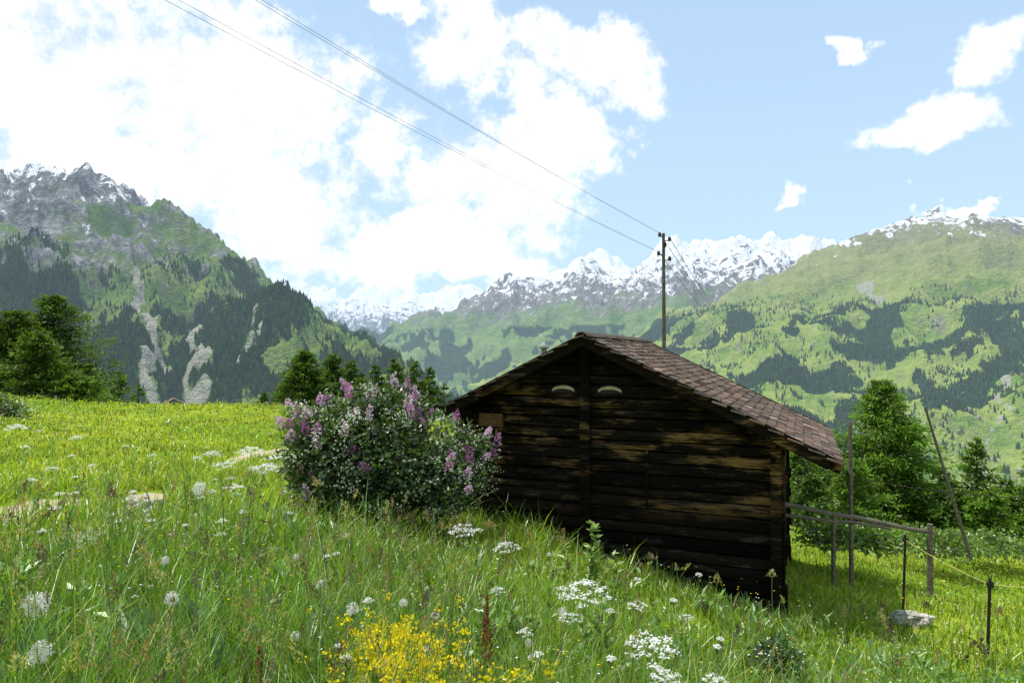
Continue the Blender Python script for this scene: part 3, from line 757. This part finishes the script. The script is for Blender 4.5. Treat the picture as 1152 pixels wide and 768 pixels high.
# ------------------------------------------------------------ fence, posts, stone, huts
fe=empty('wooden_rail_fence');b=MB()
def rail(p,q_,r=.045):
    t=np.linspace(0,1,7)[:,None];pp=p*(1-t)+q_*t+g.normal(0,.012,(7,3));b.tube(pp,np.linspace(r,r*.8,7),7)
rail(W(872,564,11.6),W(1048,599,12.2));rail(W(872,577,11.6),W(1000,592,12.0),.035)
for (px,yt,d,r) in [(955,474,11.9,.04),(1043,588,12.1,.055),(935,575,11.8,.04)]:
    p=W(px,yt,d);b.tube([(p[0],d,float(H(p[0],d))-.2),(p[0]+.01,d,p[2])],[r,r*.85],7)
b.build('rails_and_posts',M_greywood,fe)
sp_=empty('leaning_pole');b=MB();p=W(1083,606,13);q_=W(1040,458,13);p2=p+(p-q_)*.15;b.tube([p2,(p+q_)/2,q_],[.035,.028,.02],6);b.build('pole',M_greywood,sp_)
ef=empty('electric_fence');b=MB();pp=[]
for (px,yt,yb,d) in [(1016,600,0,10.2),(1110,648,0,8.3),(1260,650,0,7.5)]:
    p=W(px,yt,d);zb=float(H(p[0],d));b.tube([(p[0]-.05,d,zb-.1),(p[0],d,p[2])],.018,6);b.box((p[0],d,p[2]-.08),(.06,.05,.06));pp.append(np.array([p[0],d,p[2]-.08]))
b.build('posts',M_dark,ef)
b=MB();t=np.linspace(0,1,12)[:,None]
for a_,c_ in zip(pp[:-1],pp[1:]):
    w=a_*(1-t)+c_*t;w[:,2]-=(4*t*(1-t))[:,0]*.03;b.tube(w,.005,4,cap=False)
b.build('tape',simple('yellow_tape',(.45,.40,.12),.6,30,.2),ef)
b=MB();t=np.linspace(0,1,14)[:,None]
for (a_,c_) in [(W(955,535,11.9),W(1200,560,11)),(W(-40,428,20),W(98,447,40))]:
    w=a_*(1-t)+c_*t;w[:,2]-=(4*t*(1-t))[:,0]*.1;b.tube(w,.007,4,cap=False)
b.build('fence_wire',M_dark)
import bmesh
def rock(px,py,s,seed):
    p=hit(px,py);bm=bmesh.new();bmesh.ops.create_icosphere(bm,subdivisions=4,radius=1)
    for v in bm.verts:
        c=v.co.copy();k=1+.40*float(perlin(c.x*1.5+seed,c.y*1.5+c.z,seed))+.16*float(perlin(c.x*4,c.z*4+c.y*3,seed))+.06*float(perlin(c.x*11,c.z*11+c.y*7,seed))
        v.co=Vector((c.x*s[0]*k,c.y*s[1]*k,min(c.z,.55)*s[2]*k))
    me=bpy.data.meshes.new('boulder');bm.to_mesh(me);bm.free();me.materials.append(M_stone)
    o=bpy.data.objects.new('boulder',me);o.location=p+[0,0,s[2]*.35];o.rotation_euler=(.1,.15,seed);scene.collection.objects.link(o)
rock(1022,698,(.26,.24,.15),1);rock(165,578,(.24,.20,.18),2);rock(86,615,(.2,.14,.10),4)
def hut(px,py,d,w,hgt):
    p=W(px,py,d);e=empty('alpine_hut',p,.5);b=MB();b.box((0,0,-hgt),(w,w*.8,hgt*2.2));b.build('walls',M_wood,e);b=MB()
    for s_ in(1,-1): b.box((s_*w*.28,0,hgt*.28),(w*.68,w,.1),np.array(Matrix.Rotation(s_*.5,3,'Y')),(.12,.09,.07))
    b.build('roof',M_tile,e)
hut(196,456,40,1.6,.5);hut(318,463,34,1.3,.4)
b=MB();g=np.random.default_rng(31)
for i in range(40):
    a=g.uniform(24,38)*math.pi/180;r=g.uniform(2000,3400);x=r*math.sin(a);y=r*math.cos(a);z=float(H(x,y))
    b.box((x,y,z+5),(g.uniform(10,18),12,10),np.array(Matrix.Rotation(g.uniform(0,3),3,'Z')),(.25,.2,.16))
b.build('distant_chalets',M_stone)
# ------------------------------------------------------------ world
w=bpy.data.worlds.new('World');scene.world=w;w.use_nodes=True
sun_dir=Vector((-.30,.17,.92)).normalized();el=math.asin(sun_dir.z);azs=math.atan2(sun_dir.x,sun_dir.y)
N=NT.__new__(NT);N.t=w.node_tree;N.t.nodes.clear()
sky=N.n('ShaderNodeTexSky',{'sky_type':'NISHITA','sun_disc':False,'sun_elevation':el,'sun_rotation':azs,'altitude':1800,'air_density':1.0,'dust_density':1.5,'ozone_density':1.0})
D=N.n('ShaderNodeTexCoord').outputs['Generated']
sx=N.n('ShaderNodeSeparateXYZ',{},i0=D)
az=N.m_('ARCTAN2',sx.outputs[0],sx.outputs[1]);ele=N.m_('ARCSINE',sx.outputs[2])
V=N.n('ShaderNodeCombineXYZ',{},i0=az,i1=ele,i2=0.0).outputs[0]
nz=N.n('ShaderNodeTexNoise',{},Vector=D,Scale=5.0,Detail=5,Roughness=.65).outputs['Color']
Vd=N.n('ShaderNodeVectorMath',{'operation':'MULTIPLY_ADD'},i0=nz,i1=(.30,.22,0),i2=V).outputs[0]
Vd=N.n('ShaderNodeVectorMath',{'operation':'SUBTRACT'},i0=Vd,i1=(.15,.11,0)).outputs[0]
blobs=[(60,60,300,150),(200,110,240,130),(90,180,220,50),(330,230,130,90),(300,110,110,110),(525,62,85,60),(612,118,60,60),(710,75,75,50),(655,55,60,40),(440,185,75,60),(560,205,110,75),(650,165,60,40),(530,285,120,40),(420,290,110,45),(1060,150,115,36),(1120,45,60,42),(947,64,28,14),(877,223,22,12),(430,8,34,20),(1070,236,60,8)]
cur=None
for (px,py,rx,ry) in blobs:
    A=math.atan((px-576)/F);E=math.atan((400-py)/F*math.cos(A))
    s1=N.n('ShaderNodeVectorMath',{'operation':'SUBTRACT'},i0=Vd,i1=(A,E,0)).outputs[0]
    cs=math.cos(A)
    s2=N.n('ShaderNodeVectorMath',{'operation':'MULTIPLY'},i0=s1,i1=(F/rx/cs**1.5,F/ry/cs,0)).outputs[0]
    L=N.n('ShaderNodeVectorMath',{'operation':'LENGTH'},i0=s2).outputs['Value']
    f=N.m_('SUBTRACT',1.0,L)
    cur=f if cur is None else N.m_('MAXIMUM',cur,f)
fn=N.noise(D,9,9,.68);fn2=N.noise(D,2.2,3,.5)
behind=N.mr(sx.outputs[1],.1,-.4,-1.5,.0)
cur=N.m_('MAXIMUM',cur,N.m_('ADD',behind,N.m_('SUBTRACT',fn2,.45)))
dens=N.mr(N.m_('ADD',N.m_('MINIMUM',cur,.7),N.m_('MULTIPLY',N.m_('SUBTRACT',fn,.5),2.6)),0.0,.62)
hz=N.mr(sx.outputs[2],.0,.55,.88,.66)
skyc=N.mix(hz,sky.outputs[0],(4.3,5.9,7.6))
cc=N.mix(N.mr(fn,.3,.55,0,1),(6.4,6.7,7.0),(8.5,8.5,8.5))
col=N.mix(dens,skyc,cc)
bg=N.n('ShaderNodeBackground',{},Color=col,Strength=.15)
N.t.links.new(bg.outputs[0],N.n('ShaderNodeOutputWorld').inputs[0])
sd=bpy.data.lights.new('sun','SUN');sd.energy=5;sd.angle=math.radians(.5);sd.color=(1,.95,.86)
so=bpy.data.objects.new('sun',sd);so.rotation_euler=sun_dir.to_track_quat('Z','Y').to_euler();so.location=(0,0,50);scene.collection.objects.link(so)
cam=bpy.data.cameras.new('camera');cam.lens=24;cam.sensor_width=36;cam.clip_end=60000;cam.clip_start=.05
co=bpy.data.objects.new('camera',cam);co.rotation_euler=(math.radians(91.19),0,0);scene.collection.objects.link(co);scene.camera=co
scene.view_settings.view_transform='Standard';scene.view_settings.look='None';scene.view_settings.exposure=0
